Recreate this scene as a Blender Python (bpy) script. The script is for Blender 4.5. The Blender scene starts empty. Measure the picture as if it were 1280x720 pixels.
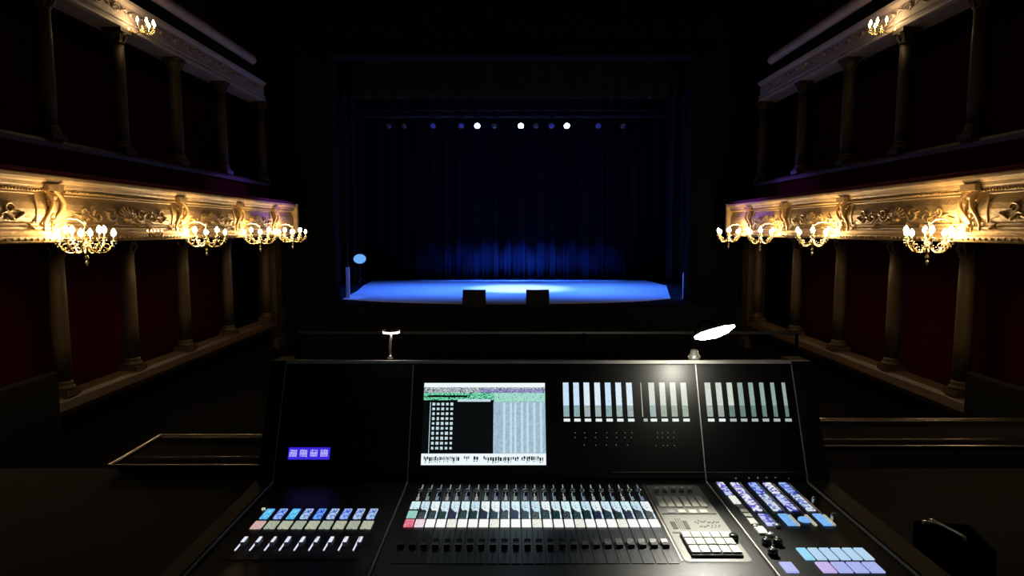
import bpy, math, random
from math import sin, cos, pi, radians, sqrt
from mathutils import Vector, Matrix
random.seed(7)
SC = bpy.context.scene
COL = SC.collection
CAMZ = 1.65; F = 850.0; TH = radians(4.84)

# ---------------------------------------------------------------- measuring helpers
def ray(u, v):
    a = (360 - v) / F; b = (u - 640) / F
    return Vector((b, cos(TH) + a * sin(TH), -sin(TH) + a * cos(TH)))
def at_z(u, v, z):
    d = ray(u, v); t = (z - CAMZ) / d.z
    return Vector((d.x * t, d.y * t, z))
def at_y(u, v, y):
    d = ray(u, v); t = y / d.y
    return Vector((d.x * t, y, CAMZ + d.z * t))

# ---------------------------------------------------------------- materials
def nodes(m):
    m.use_nodes = True
    nt = m.node_tree
    return nt, nt.nodes, nt.links
def mat(name, col, rough=.5, metal=0., var=.15, scale=9., bump=0., bscale=60., spec=.5, sheen=0.):
    m = bpy.data.materials.new(name); nt, N, L = nodes(m)
    b = N['Principled BSDF']
    b.inputs['Roughness'].default_value = rough
    b.inputs['Metallic'].default_value = metal
    b.inputs['Specular IOR Level'].default_value = spec
    if sheen: b.inputs['Sheen Weight'].default_value = sheen
    tc = N.new('ShaderNodeTexCoord'); n = N.new('ShaderNodeTexNoise')
    n.inputs['Scale'].default_value = scale; n.inputs['Detail'].default_value = 4
    L.new(tc.outputs['Object'], n.inputs['Vector'])
    mx = N.new('ShaderNodeMix'); mx.data_type = 'RGBA'
    mx.inputs[6].default_value = (*[c * (1 - var) for c in col], 1)
    mx.inputs[7].default_value = (*[min(1, c * (1 + var)) for c in col], 1)
    L.new(n.outputs['Fac'], mx.inputs[0]); L.new(mx.outputs[2], b.inputs['Base Color'])
    if bump:
        n2 = N.new('ShaderNodeTexNoise'); n2.inputs['Scale'].default_value = bscale
        L.new(tc.outputs['Object'], n2.inputs['Vector'])
        bp = N.new('ShaderNodeBump'); bp.inputs['Strength'].default_value = bump; bp.inputs['Distance'].default_value = .02
        L.new(n2.outputs['Fac'], bp.inputs['Height']); L.new(bp.outputs[0], b.inputs['Normal'])
    return m
def glow(name, col, strength=1., dark=None, amount=.5, scale=500., stretch=(1, 1, 1), base=.02):
    """lit display or lamp; `dark` adds the small print of a display"""
    m = bpy.data.materials.new(name); nt, N, L = nodes(m)
    b = N['Principled BSDF']
    b.inputs['Base Color'].default_value = (base, base, base, 1); b.inputs['Roughness'].default_value = .4
    b.inputs['Emission Strength'].default_value = strength
    b.inputs['Emission Color'].default_value = (*col, 1)
    if dark is not None:
        tc = N.new('ShaderNodeTexCoord'); mp = N.new('ShaderNodeMapping')
        mp.inputs['Scale'].default_value = stretch
        n = N.new('ShaderNodeTexNoise'); n.inputs['Scale'].default_value = scale; n.inputs['Detail'].default_value = 1
        L.new(tc.outputs['Object'], mp.inputs['Vector']); L.new(mp.outputs[0], n.inputs['Vector'])
        r = N.new('ShaderNodeValToRGB')
        r.color_ramp.elements[0].position = amount - .06; r.color_ramp.elements[1].position = amount + .06
        r.color_ramp.elements[0].color = (*dark, 1); r.color_ramp.elements[1].color = (*col, 1)
        L.new(n.outputs['Fac'], r.inputs[0]); L.new(r.outputs[0], b.inputs['Emission Color'])
    return m

M = {}
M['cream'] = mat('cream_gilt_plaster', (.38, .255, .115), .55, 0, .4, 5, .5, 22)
M['cream2'] = mat('aged_cream_plaster', (.27, .22, .19), .6, 0, .3, 4, .4, 18)
M['gilt'] = mat('gilded_relief', (.40, .26, .105), .42, .25, .35, 12, .3, 60)
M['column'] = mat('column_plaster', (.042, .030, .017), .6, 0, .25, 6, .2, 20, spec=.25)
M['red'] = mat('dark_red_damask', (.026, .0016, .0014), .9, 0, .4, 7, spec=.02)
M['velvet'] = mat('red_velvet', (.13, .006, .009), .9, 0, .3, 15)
M['sill'] = mat('tan_sill', (.042, .023, .012), .6, 0, .3, 5)
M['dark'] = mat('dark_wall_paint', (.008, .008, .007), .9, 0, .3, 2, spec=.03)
M['carpet'] = mat('dark_carpet', (.004, .0035, .003), .95, 0, .3, 40, spec=.02)
M['void'] = mat('proscenium_black', (.0025, .0025, .0025), .95, 0, .3, 6, spec=.1)
M['black'] = mat('black_drape', (.0018, .0018, .0022), .95, 0, .3, 6)
M['drape'] = mat('blue_black_drape', (.0035, .005, .010), .9, 0, .2, 6, spec=.05)
M['stage'] = mat('black_stage_boards', (.006, .006, .008), .8, 0, .3, 4, spec=.06)
M['mat'] = mat('pale_dance_floor', (.42, .46, .52), .65, 0, .18, .8, .1, 12)
M['metal'] = mat('black_steel', (.02, .02, .022), .5, .6, .2, 20)
M['alu'] = mat('aluminium_trim', (.55, .53, .50), .35, .9, .2, 20)
M['alu_dim'] = mat('worn_aluminium_edge', (.30, .28, .25), .45, .8, .3, 20)
M['edge'] = mat('bare_metal_edge', (.60, .58, .54), .4, .25, .2, 20)
M['brass'] = mat('polished_brass', (.85, .62, .28), .25, .9, .2, 20)
M['crystal'] = mat('cut_crystal', (.95, .90, .80), .12, .3, .1, 20, spec=1.)
M['candle'] = mat('candle_sleeve', (.8, .72, .55), .5)
M['bulb'] = glow('warm_bulb', (1, .78, .42), 40)
M['desk'] = mat('brown_desk_top', (.045, .035, .023), .85, 0, .25, 12, spec=.1)
M['cons'] = mat('console_black_paint', (.009, .009, .0085), .42, 0, .15, 30, .05, 600, spec=.3)
M['cpanel'] = mat('console_meter_panel', (.007, .007, .0065), .42, 0, .15, 30)
M['cheek'] = mat('console_side_cheek', (.014, .013, .010), .6, 0, .3, 20, spec=.12)
M['mod'] = mat('console_grey_module', (.18, .18, .165), .42, 0, .12, 40)
M['key'] = mat('pale_rubber_key', (.55, .55, .50), .5, 0, .1, 60)
M['capb'] = mat('black_fader_cap', (.055, .055, .06), .4, 0, .1, 60)
M['cap'] = mat('grey_fader_cap', (.30, .30, .31), .4, 0, .1, 60)
M['white'] = mat('white_cap', (.8, .8, .8), .4, 0, .05, 60)
M['track'] = mat('fader_track_plate', (.020, .021, .028), .35, 0, .2, 40)
M['slot'] = mat('slot_black', (.004, .004, .004), .6)
M['knob'] = mat('glossy_black_knob', (.015, .015, .015), .18, 0, .1, 30)
M['silver'] = mat('silver_knob', (.7, .68, .62), .25, .8, .1, 30)
M['bezel'] = mat('screen_bezel', (.004, .004, .004), .6)
M['neck'] = mat('matt_black_rubber', (.002, .002, .002), 1., 0, .2, 9, spec=0.)
M['tabletop'] = mat('matt_black_top', (.004, .0035, .003), .9, spec=.05)

# ---------------------------------------------------------------- mesh builder
class MB:
    def __init__(s): s.v = []; s.f = []; s.m = []; s.sm = []
    def add(s, vs, fs, mi=0, smooth=False):
        o = len(s.v); s.v += [tuple(p) for p in vs]
        for f in fs: s.f.append(tuple(i + o for i in f)); s.m.append(mi); s.sm.append(smooth)
    def box(s, x0, x1, y0, y1, z0, z1, mi=0, bev=0.):
        if bev <= 0:
            s.add([(x0,y0,z0),(x1,y0,z0),(x1,y1,z0),(x0,y1,z0),(x0,y0,z1),(x1,y0,z1),(x1,y1,z1),(x0,y1,z1)],
                  [(0,3,2,1),(4,5,6,7),(0,1,5,4),(1,2,6,5),(2,3,7,6),(3,0,4,7)], mi)
        else:   # chamfered top
            b = bev
            s.add([(x0,y0,z0),(x1,y0,z0),(x1,y1,z0),(x0,y1,z0),(x0,y0,z1-b),(x1,y0,z1-b),(x1,y1,z1-b),(x0,y1,z1-b),
                   (x0+b,y0+b,z1),(x1-b,y0+b,z1),(x1-b,y1-b,z1),(x0+b,y1-b,z1)],
                  [(0,3,2,1),(8,9,10,11),(0,1,5,4),(1,2,6,5),(2,3,7,6),(3,0,4,7),(4,5,9,8),(5,6,10,9),(6,7,11,10),(7,4,8,11)], mi)
        return s
    def tube(s, pts, r, n=8, mi=0, cap=True):
        pts = [Vector(p) for p in pts]; R = r if isinstance(r, (list, tuple)) else [r] * len(pts)
        vs = []; fs = []
        up = Vector((0, 0, 1))
        d0 = (pts[1] - pts[0]).normalized()
        if abs(d0.dot(up)) > .9: up = Vector((1, 0, 0))
        side = d0.cross(up).normalized()
        for i, p in enumerate(pts):
            a = pts[max(0, i-1)]; b = pts[min(len(pts)-1, i+1)]
            d = (b - a).normalized()
            side = (side - d * side.dot(d)).normalized(); w = d.cross(side)
            for k in range(n):
                t = 2*pi*k/n
                vs.append(p + (side * cos(t) + w * sin(t)) * R[i])
        for i in range(len(pts)-1):
            for k in range(n):
                a = i*n+k; b = i*n+(k+1)%n
                fs.append((a, b, b+n, a+n))
        s.add(vs, fs, mi, True)
        if cap:
            o = len(vs) - n
            s.add(vs[:n], [tuple(range(n))[::-1]], mi); s.add(vs[o:], [tuple(range(n))], mi)
        return s
    def lathe(s, prof, c=(0,0,0), n=14, mi=0, axis=None):
        """prof: (radius, height) along z, or along `axis`"""
        c = Vector(c); q = Matrix.Identity(3)
        if axis is not None: q = Vector((0,0,1)).rotation_difference(Vector(axis)).to_matrix()
        vs = []; fs = []
        for r, z in prof:
            for k in range(n):
                t = 2*pi*k/n; vs.append(c + q @ Vector((r*cos(t), r*sin(t), z)))
        for i in range(len(prof)-1):
            for k in range(n):
                a = i*n+k; b = i*n+(k+1)%n
                fs.append((a, b, b+n, a+n))
        fs.append(tuple(range(n))[::-1]); fs.append(tuple(range(len(vs)-n, len(vs))))
        s.add(vs, fs, mi, True); return s
    def ball(s, c, r, n=8, mi=0, sz=1.):
        m = max(4, n//2+1)
        s.lathe([(max(1e-4, r*sin(pi*i/m)), -r*sz*cos(pi*i/m)) for i in range(m+1)], c, n, mi); return s
    def prism_y(s, prof, y0, y1, mi=0, smooth=False, closed=True):
        """profile of (x,z) run along y"""
        n = len(prof)
        vs = [(x, y0, z) for x, z in prof] + [(x, y1, z) for x, z in prof]
        rng = range(n) if closed else range(n-1)
        s.add(vs, [(i, (i+1) % n, (i+1) % n + n, i+n) for i in rng], mi, smooth)
        if closed: s.add(vs, [tuple(range(n))[::-1], tuple(range(n, 2*n))], mi)
        return s
    def prism_x(s, prof, x0, x1, mi=0):
        n = len(prof)
        vs = [(x0, y, z) for y, z in prof] + [(x1, y, z) for y, z in prof]
        s.add(vs, [(i, (i+1) % n, (i+1) % n + n, i+n) for i in range(n)] + [tuple(range(n))[::-1], tuple(range(n, 2*n))], mi)
        return s
    def prism_z(s, poly, z0, z1, mi=0):
        n = len(poly)
        vs = [(x, y, z0) for x, y in poly] + [(x, y, z1) for x, y in poly]
        s.add(vs, [(i, (i+1) % n, (i+1) % n + n, i+n) for i in range(n)] + [tuple(range(n))[::-1], tuple(range(n, 2*n))], mi)
        return s
    def xf(s, mtx):
        s.v = [tuple(mtx @ Vector(p)) for p in s.v]; return s
    def build(s, name, mats, parent=None, loc=(0,0,0), rot=None):
        me = bpy.data.meshes.new(name); me.from_pydata(s.v, [], s.f)
        for m in (mats if isinstance(mats, (list, tuple)) else [mats]): me.materials.append(m)
        for p, mi, sm in zip(me.polygons, s.m, s.sm): p.material_index = mi; p.use_smooth = sm
        import bmesh
        bm = bmesh.new(); bm.from_mesh(me); bmesh.ops.recalc_face_normals(bm, faces=bm.faces); bm.to_mesh(me); bm.free()
        o = bpy.data.objects.new(name, me); COL.objects.link(o)
        o.location = loc
        if rot is not None: o.rotation_euler = rot
        if parent is not None: o.parent = parent
        return o

def tag(o, label, cat, group=None, kind=None):
    if label: o['label'] = label
    if cat: o['category'] = cat
    if group: o['group'] = group
    if kind: o['kind'] = kind
    return o
def thing(name, label, cat, loc=(0,0,0), rz=0, group=None):
    o = bpy.data.objects.new(name, None); o.empty_display_size = .1; COL.objects.link(o)
    o.location = loc; o.rotation_euler = (0, 0, rz)
    return tag(o, label, cat, group, 'thing')
def struct(name, mb, m, label=None):
    o = mb.build(name, m); o['kind'] = 'structure'
    if label: o['label'] = label
    return o
def copy_tree(o, parent=None):
    c = o.copy(); COL.objects.link(c)
    if parent is not None: c.parent = parent
    for ch in list(o.children): copy_tree(ch, c)
    return c
def point(name, loc, power, col, r=.1):
    l = bpy.data.lights.new(name, 'POINT'); l.energy = power; l.color = col; l.shadow_soft_size = r
    o = bpy.data.objects.new(name, l); COL.objects.link(o); o.location = loc; return o
def spot(name, loc, target, power, col, ang=60, blend=.6, r=.1):
    l = bpy.data.lights.new(name, 'SPOT'); l.energy = power; l.color = col; l.spot_size = radians(ang); l.spot_blend = blend
    l.shadow_soft_size = r
    o = bpy.data.objects.new(name, l); COL.objects.link(o); o.location = loc
    o.rotation_euler = (Vector(target) - Vector(loc)).to_track_quat('-Z', 'Y').to_euler(); return o

# ================================================================= THE HOUSE
ZF = -2.3        # stalls floor
ZS = -.87        # stage floor
struct('floor', MB().box(-10, 10, -3, 37, ZF-.2, ZF), M['carpet'])
struct('floor_platform', MB().box(-7.2, 7.2, -2.8, 3.42, ZF, 0), M['carpet'])
struct('ceiling', MB().box(-10, 10, -3, 37, 11.5, 11.7), M['dark'])
struct('wall_back', MB().box(-10, 10, -3.2, -3, ZF, 11.5), M['dark'])
struct('wall_stage', MB().box(-10, 10, 36.6, 36.8, ZF, 11.5), M['black'])
for s, nm in ((-1, 'wall_left'), (1, 'wall_right')):
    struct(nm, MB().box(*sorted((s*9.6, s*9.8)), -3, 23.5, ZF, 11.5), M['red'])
    struct(nm + '_stage', MB().box(*sorted((s*9.6, s*9.8)), 24.1, 36.6, ZF, 11.5), M['black'])
# proscenium wall around the opening, with moulded edge
OP = 6.10; OT = 7.5
pw = MB()
pw.box(-9.8, -OP, 23.5, 24.1, ZF, 11.5); pw.box(OP, 9.8, 23.5, 24.1, ZF, 11.5); pw.box(-OP, OP, 23.5, 24.1, OT, 11.5)
struct('wall_front', pw, M['void'])
tr = MB()
for s in (-1, 1):
    tr.box(*sorted((s*OP, s*(OP+.12))), 23.42, 23.5, ZS, OT+.12); tr.box(*sorted((s*(OP+.25), s*(OP+.55))), 23.44, 23.5, ZS, OT+.5)
tr.box(-OP, OP, 23.42, 23.5, OT, OT+.12); tr.box(-OP-.55, OP+.55, 23.44, 23.5, OT+.25, OT+.5)
struct('trim_proscenium', tr, M['void'])

# side box tiers ---------------------------------------------------
Z0 = CAMZ
for s, side in ((-1, 'left'), (1, 'right')):
    def X(a): return s*a
    # tier slabs between box front and wall, parapets
    struct('floor_box_lower_'+side, MB().box(*sorted((X(7.9), X(9.6))), 3.5, 23.5, ZF, Z0-3.9), M['carpet'])
    struct('floor_box_middle_'+side, MB().box(*sorted((X(7.55), X(9.6))), 3.5, 22.4, Z0-.16, Z0+.25), M['dark'])
    struct('floor_box_upper_'+side, MB().box(*sorted((X(8.25), X(9.6))), 3.5, 22.4, Z0+4.12, Z0+4.35), M['dark'])
    pp = MB().box(*sorted((X(7.95), X(8.05))), 3.5, 22.3, ZF, Z0-3.22)
    struct('wall_parapet_lower_'+side, pp, M['dark'])
    struct('trim_sill_lower_'+side, MB().prism_y([(X(7.80), Z0-3.22), (X(7.76), Z0-3.12), (X(7.80), Z0-2.98), (X(7.85), Z0-2.92), (X(8.2), Z0-2.92), (X(8.2), Z0-3.22)], 11.45, 22.3), M['sill'])
    struct('trim_sill_near_'+side, MB().prism_y([(X(7.72), Z0-3.95), (X(7.72), Z0-2.42), (X(7.78), Z0-2.38), (X(7.84), Z0-2.42), (X(7.84), Z0-3.95)], 3.5, 11.4).box(*sorted((X(7.84), X(8.2))), 3.5, 11.44, Z0-3.22, Z0-2.92), M['dark'])  # dark paint stands in for the shade over the near sill
    struct('wall_parapet_middle_'+side, MB().box(*sorted((X(7.97), X(8.05))), 3.5, 22.3, Z0+.25, Z0+1.42), M['red'])
    struct('trim_sill_middle_'+side, MB().prism_y([(X(7.86), Z0+1.42), (X(7.84), Z0+1.50), (X(7.9), Z0+1.56), (X(8.2), Z0+1.56), (X(8.2), Z0+1.42)], 3.5, 22.3), M['sill'])

    # ------------- the big gilded balcony front
    b = thing('balcony_front', '%s gilded balcony front hung with lit chandeliers, middle tier, %s' % (('long curved', 'on the left wall') if s < 0 else ('long ornate', 'on the right wall')), 'balcony', (X(7), 13, Z0-.19))
    O = Vector((X(7), 13, Z0-.19))
    prof = [(-.75,0),(-.02,0),(.03,.02),(.05,.06),(.03,.10),(-.01,.12),(-.03,.15),(-.02,.18),(.015,.21),(.02,.235),(-.01,.26),
            (-.02,.30),(.02,.40),(.03,.50),(.01,.60),(-.03,.70),(-.05,.76),(-.04,.79),(.02,.81),(.05,.85),(.06,.90),(.10,.92),(.12,.96),(.12,1.0),(.09,1.02),(-.20,1.02),(-.20,.35),(-.75,.35)]
    y0, y1 = 3.6-13, 21.85-13
    MB().prism_y([(-s*p, z) for p, z in prof], y0, y1).build('fascia', M['cream'], b)
    MB().prism_y([(-s*p, z) for p, z in [(.05,1.02),(.07,1.05),(.05,1.09),(-.02,1.105),(-.12,1.09),(-.15,1.05),(-.14,1.02)]], y0, y1, 0, True).build('velvet_rail', M['velvet'], b)
    # end cap moulding
    MB().box(*sorted((0, -s*.14)), y1-.02, y1+.12, .10, 1.03).box(*sorted((s*.5, -s*.04)), y1, y1+.08, 0, .9).build('end_pilaster', M['cream'], b)
    # bead course under the cornice
    bd = MB()
    yy = y0+.3
    while yy < y1-.2:
        bd.ball((-s*.035, yy, .785), .022, 6); yy += .062
    tag(bd.build('bead_course', M['gilt'], b), None, None, kind='stuff')
    # egg course in the lower moulding
    eg = MB(); yy = y0+.3
    while yy < y1-.2:
        eg.ball((-s*.045, yy, .06), .030, 6, 0, .8); yy += .13
    tag(eg.build('egg_course', M['cream'], b), None, None, kind='stuff')
    # scroll brackets
    BY = (6.4, 10.55, 14.55, 17.65, 20.25)
    for y in BY:
        br = MB(); yc = y - 13 - .2
        for dy in (-.11, .11):
            path = []
            for i in range(26):
                t = i/25
                z = .80 - .62*t; p = .03 + .05*sin(t*pi*1.0)*(1-.5*t) + .03*sin(t*2*pi)
                path.append((-s*(p), yc+dy+.10*sin(t*pi*1.5)*(1 if dy > 0 else .6), z))
            br.tube(path, [.038 - .018*i/25 for i in range(26)], 7)
        br.box(*sorted((0, -s*.13)), yc-.17, yc+.17, .78, .88)
        br.ball((-s*.05, yc, .70), .07, 10); br.ball((-s*.02, yc+.10, .2), .06, 10, 0, .7)
        for k in range(5):
            br.ball((-s*.05, yc+.02*k-.04, .58-.08*k), .045-.005*k, 8, 0, 1.3)
        br.build('scroll_bracket', M['gilt'], b)
    # relief ornaments of each bay: shell between acanthus scrolls
    def spiral(mb, cy, cz, r0, turns, dirn, thick, ph=0.):
        pts = []; n = 30
        for i in range(n):
            t = i/(n-1); r = r0*(1-.85*t); a = ph + dirn*2*pi*turns*t
            pts.append((-s*(.03+.015*sin(t*pi)), cy + r*cos(a), cz + r*.8*sin(a)))
        mb.tube(pts, [thick*(1-.5*i/(n-1)) for i in range(n)], 6)
    bays = [((BY[i]+BY[i+1])/2-.2, (BY[i+1]-BY[i])) for i in range(4)] + [(4.9, 2.6)]
    for cy, w in bays:
        rl = MB(); c = cy - 13; w2 = w/2 - .42
        for k in range(9):      # shell fan
            a = pi*(k+.5)/9
            rl.tube([(-s*.02, c+.05*cos(a), .40), (-s*.07, c+.16*cos(a), .40+.12*sin(a)), (-s*.04, c+.27*cos(a), .40+.22*sin(a))], [.012, .030, .022], 6)
        rl.ball((-s*.04, c, .38), .07, 10, 0, .7)
        for q in (-1, 1):
            spiral(rl, c+q*.45, .48, .17, 1.6, q, .028, 0 if q < 0 else pi)
            spiral(rl, c+q*.85, .42, .14, 1.4, -q, .024, pi/2)
            if w2 > 1.2: spiral(rl, c+q*1.2, .50, .11, 1.3, q, .02, 0)
            for k in range(7):  # leaves along the running stem
                yk = c+q*(.3+k*(w2-.4)/6); zk = .36+.07*sin(k*1.9)
                rl.tube([(-s*.02, yk, zk), (-s*.06, yk+q*.08, zk+.07*(1 if k % 2 else -1)), (-s*.02, yk+q*.17, zk+.10*(1 if k % 2 else -1))], [.012, .035, .006], 6)
            rl.tube([(-s*.03, c+q*(.2+i*(w2-.2)/12), .42+.05*sin(i*.9)) for i in range(13)], .018, 6)
        rl.build('relief_ornament', M['gilt'], b)
        fr = MB()           # panel frame moulding
        for z in (.285, .735): fr.tube([(-s*(.0 if z > .5 else .01), c-w2-.1, z), (-s*(.0 if z > .5 else .01), c+w2+.1, z)], .018, 6)
        for q in (-1, 1): fr.tube([(-s*.01, c+q*(w2+.1), .285), (-s*.03, c+q*(w2+.1), .5), (0, c+q*(w2+.1), .735)], .018, 6)
        fr.build('panel_moulding', M['cream'], b)

    # ------------- upper balcony front
    ub = thing('balcony_front', 'upper tier %s balcony front with moulded rail, %s' % (('cream', 'high on the left wall') if s < 0 else ('cream', 'high on the right wall')), 'balcony', (X(7.86), 13, Z0+4.05))
    prof = [(-.5,0),(-.02,0),(.04,.02),(.05,.07),(.01,.10),(.0,.14),(.03,.16),(.03,.19),(-.02,.22),(-.02,.50),(.02,.53),(.05,.56),(.06,.62),(.0,.64),(-.3,.64),(-.5,.3)]
    MB().prism_y([(-s*p, z) for p, z in prof], y0, 22.05-13).build('fascia', M['cream2'], ub)
    MB().prism_y([(-s*p, z) for p, z in [(-.12,.64),(-.12,.98),(-.3,.98),(-.3,.64)]], y0, 22-13).build('rail_panel', M['dark'], ub)
    MB().prism_y([(-s*(-.03+.12*cos(a)), 1.12+.14*sin(a)) for a in [2*pi*i/12 for i in range(12)]], y0, 21.2-13, 0, True).build('padded_rail', M['cream2'], ub)
    orn = MB(); yy = y0+1
    k = 0
    while yy < 8.6:
        q = 1 if k % 2 else -1
        pts = []
        for i in range(20):
            t = i/19; r = .13*(1-.8*t); a = q*2*pi*1.4*t
            pts.append((-s*(.0), yy+r*cos(a), .36+r*.75*sin(a)))
        orn.tube(pts, [.022*(1-.5*i/19) for i in range(20)], 5)
        orn.tube([(-s*0., yy+.16, .36), (-s*.03, yy+.27, .40), (-s*.0, yy+.4, .34)], [.01, .03, .01], 5)
        orn.ball((-s*0., yy+.5, .36), .05, 8, 0, .9)
        yy += .62; k += 1
    orn.build('relief_ornament', M['cream2'], ub)

    # ------------- columns
    CY = [9.6, 11.93, 14.15, 16.5, 19.05, 22.0]
    ords = ['nearest', 'second from the viewer', 'third from the viewer', 'fourth from the viewer', 'fifth from the viewer', 'farthest, beside the stage']
    proto = {}
    for tier, (zb, zt) in (('lower', (Z0-2.92, Z0-.18)), ('upper', (Z0+1.56, Z0+4.06))):
        for i, y in enumerate(CY):
            if i == 0 and tier == 'upper' : pass
            lab = '%s cream column of the %s tier on the %s side' % (ords[i], tier, side)
            loc = (X(8.0), y, zb)
            if tier not in proto:
                h = zt - zb
                c = thing('column', lab, 'column', loc, 0, '%s %s tier columns' % (side, tier))
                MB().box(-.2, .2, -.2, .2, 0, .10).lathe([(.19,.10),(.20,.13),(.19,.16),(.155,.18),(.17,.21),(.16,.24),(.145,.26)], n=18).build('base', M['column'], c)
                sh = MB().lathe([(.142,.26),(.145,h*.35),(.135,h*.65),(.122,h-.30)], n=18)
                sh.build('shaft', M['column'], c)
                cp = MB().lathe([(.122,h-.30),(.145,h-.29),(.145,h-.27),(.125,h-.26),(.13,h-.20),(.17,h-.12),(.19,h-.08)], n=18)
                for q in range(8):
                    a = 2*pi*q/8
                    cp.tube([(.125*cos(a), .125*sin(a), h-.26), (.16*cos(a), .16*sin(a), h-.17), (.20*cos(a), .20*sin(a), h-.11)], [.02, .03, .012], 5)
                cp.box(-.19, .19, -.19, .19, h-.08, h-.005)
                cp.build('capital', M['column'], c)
                proto[tier] = c
            else:
                c = copy_tree(proto[tier]); c.location = loc; c['label'] = lab

# plain square pier at the end of each lower arcade
for s, side in ((-1, 'left'), (1, 'right')):
    p = thing('pier', 'plain tan square pier ending the lower arcade on the %s, beside the stage' % side, 'pier', (s*8.15, 22.9, Z0-3.95))
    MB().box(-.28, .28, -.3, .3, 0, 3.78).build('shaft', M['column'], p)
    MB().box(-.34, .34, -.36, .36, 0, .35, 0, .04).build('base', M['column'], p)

# ================================================================= CHANDELIERS
def make_chandelier(name, label, group, n=8, R=.37, scale=1.):
    t = thing(name, label, 'chandelier', (0,0,0), 0, group)
    st = MB().lathe([(.004,-.46),(.022,-.445),(.03,-.42),(.02,-.39),(.010,-.37),(.03,-.34),(.055,-.29),(.06,-.25),(.035,-.21),(.016,-.17),(.02,-.10),(.035,-.05),(.03,0),(.012,.04),(.012,.12),(.02,.14),(.004,.17)], n=12)
    st.build('stem', M['brass'], t)
    # the bracket that carries it from the balcony front (+x is towards the wall)
    bk = MB(); bk.tube([(0,0,.10),(.10,0,.17),(.24,0,.19),(.38,0,.14),(.52,0,.10)], .013, 8)
    bk.lathe([(.07,0),(.06,.02),(.02,.035)], (.53,0,.10), 12, 0, (-1,0,0))
    bk.build('wall_bracket', M['brass'], t)
    for k in range(n):
        a = 2*pi*(k+.5)/n; ca, sa = cos(a), sin(a)
        rr = R if k % 2 == 0 else R*.82
        zz = -.17 if k % 2 == 0 else -.12
        P = [(.04,-.27),(.08,-.315),(.14,-.345),(.20,-.345),(.26,-.31),(.31,-.25),(.345,-.18),(.37,-.12)]
        P = [(r*rr/.37, z + (zz+.10)*max(0, (r-.2)/.17)) for r, z in P]
        ar = MB().tube([(r*ca, r*sa, z) for r, z in P], .0115, 7)
        # curl under the arm
        cl = []
        for i in range(14):
            q = i/13; r = .055*(1-.6*q); b = -pi/2+2*pi*1.1*q
            cl.append(((rr*.72+r*cos(b))*ca, (rr*.72+r*cos(b))*sa, -.245+r*sin(b)))
        ar.tube(cl, .008, 6)
        ar.lathe([(.006,zz-.03),(.03,zz-.02),(.045,zz+.0),(.04,zz+.005),(.012,zz+.008),(.016,zz+.02)], (rr*ca, rr*sa, 0), 10)
        ar = ar.build('arm', M['brass'], t)
        MB().lathe([(.011,zz+.015),(.011,zz+.085)], (rr*ca, rr*sa, -.0), 8).build('candle_sleeve', M['candle'], ar)
        MB().lathe([(.010,zz+.08),(.032,zz+.098),(.041,zz+.125),(.030,zz+.160),(.003,zz+.20)], (rr*ca, rr*sa, 0), 8).build('bulb', M['bulb'], ar)
        # crystal drops under the pan
        cr = MB()
        for j in range(4):
            b = 2*pi*j/4
            cr.ball((rr*ca+.038*cos(b), rr*sa+.038*sin(b), zz-.03), .010, 6, 0, 1.5)
        cr.ball((rr*ca, rr*sa, zz-.075), .013, 6, 0, 1.6)
        # chain of crystals swagging back to the stem
        for j in range(1, 8):
            q = j/8
            cr.ball((rr*(1-q)*ca, rr*(1-q)*sa, zz-.03-(.12)*sin(q*pi)+(-.12-zz)*q*.3), .0085, 5)
        tag(cr.build('crystal_garland', M['crystal'], t), None, None, kind='stuff')
    MB().ball((0,0,-.49), .024, 8, 0, 1.3).ball((0,0,-.53), .012, 6).build('finial', M['crystal'], t)
    return t
proto = make_chandelier('chandelier', '', 'crystal chandeliers on the middle balcony fronts')
first = True
WARM = (1, .66, .31)
names = {-1: ['largest and nearest of the chandeliers on the left balcony front', 'second from the viewer on the left balcony front', 'third from the viewer on the left balcony front', 'farthest on the left balcony front, at its stage end'],
         1: ['largest and nearest of the chandeliers on the right balcony front', 'second from the viewer on the right balcony front', 'third from the viewer on the right balcony front', 'farthest on the right balcony front, at its stage end']}
for s in (-1, 1):
    for i, y in enumerate((10.4, 14.5, 17.6, 20.2)):
        c = proto if first else copy_tree(proto); first = False
        c.location = (s*6.50, y+(.25 if s > 0 else 0), Z0+.0)
        c.rotation_euler = (0, 0, pi if s < 0 else 0)
        c['label'] = 'lit crystal chandelier, ' + names[s][i]
        w = 90.0 if i < 2 else 60.0
        point('chandelier_light', (s*6.74, c.location.y, Z0-.01), w, WARM, .10)
# the next pair along, just outside the frame on either side, lights the near ends of the fronts
for s in (-1, 1):
    c = copy_tree(proto); c.location = (s*6.50, 6.4, Z0); c.rotation_euler = (0, 0, pi if s < 0 else 0)
    c['label'] = 'lit brass chandelier on the near end of the %s balcony front, at the frame edge' % ('left' if s < 0 else 'right')
    point('chandelier_light', (s*6.74, 6.4, Z0-.01), 40, WARM, .10)
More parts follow.
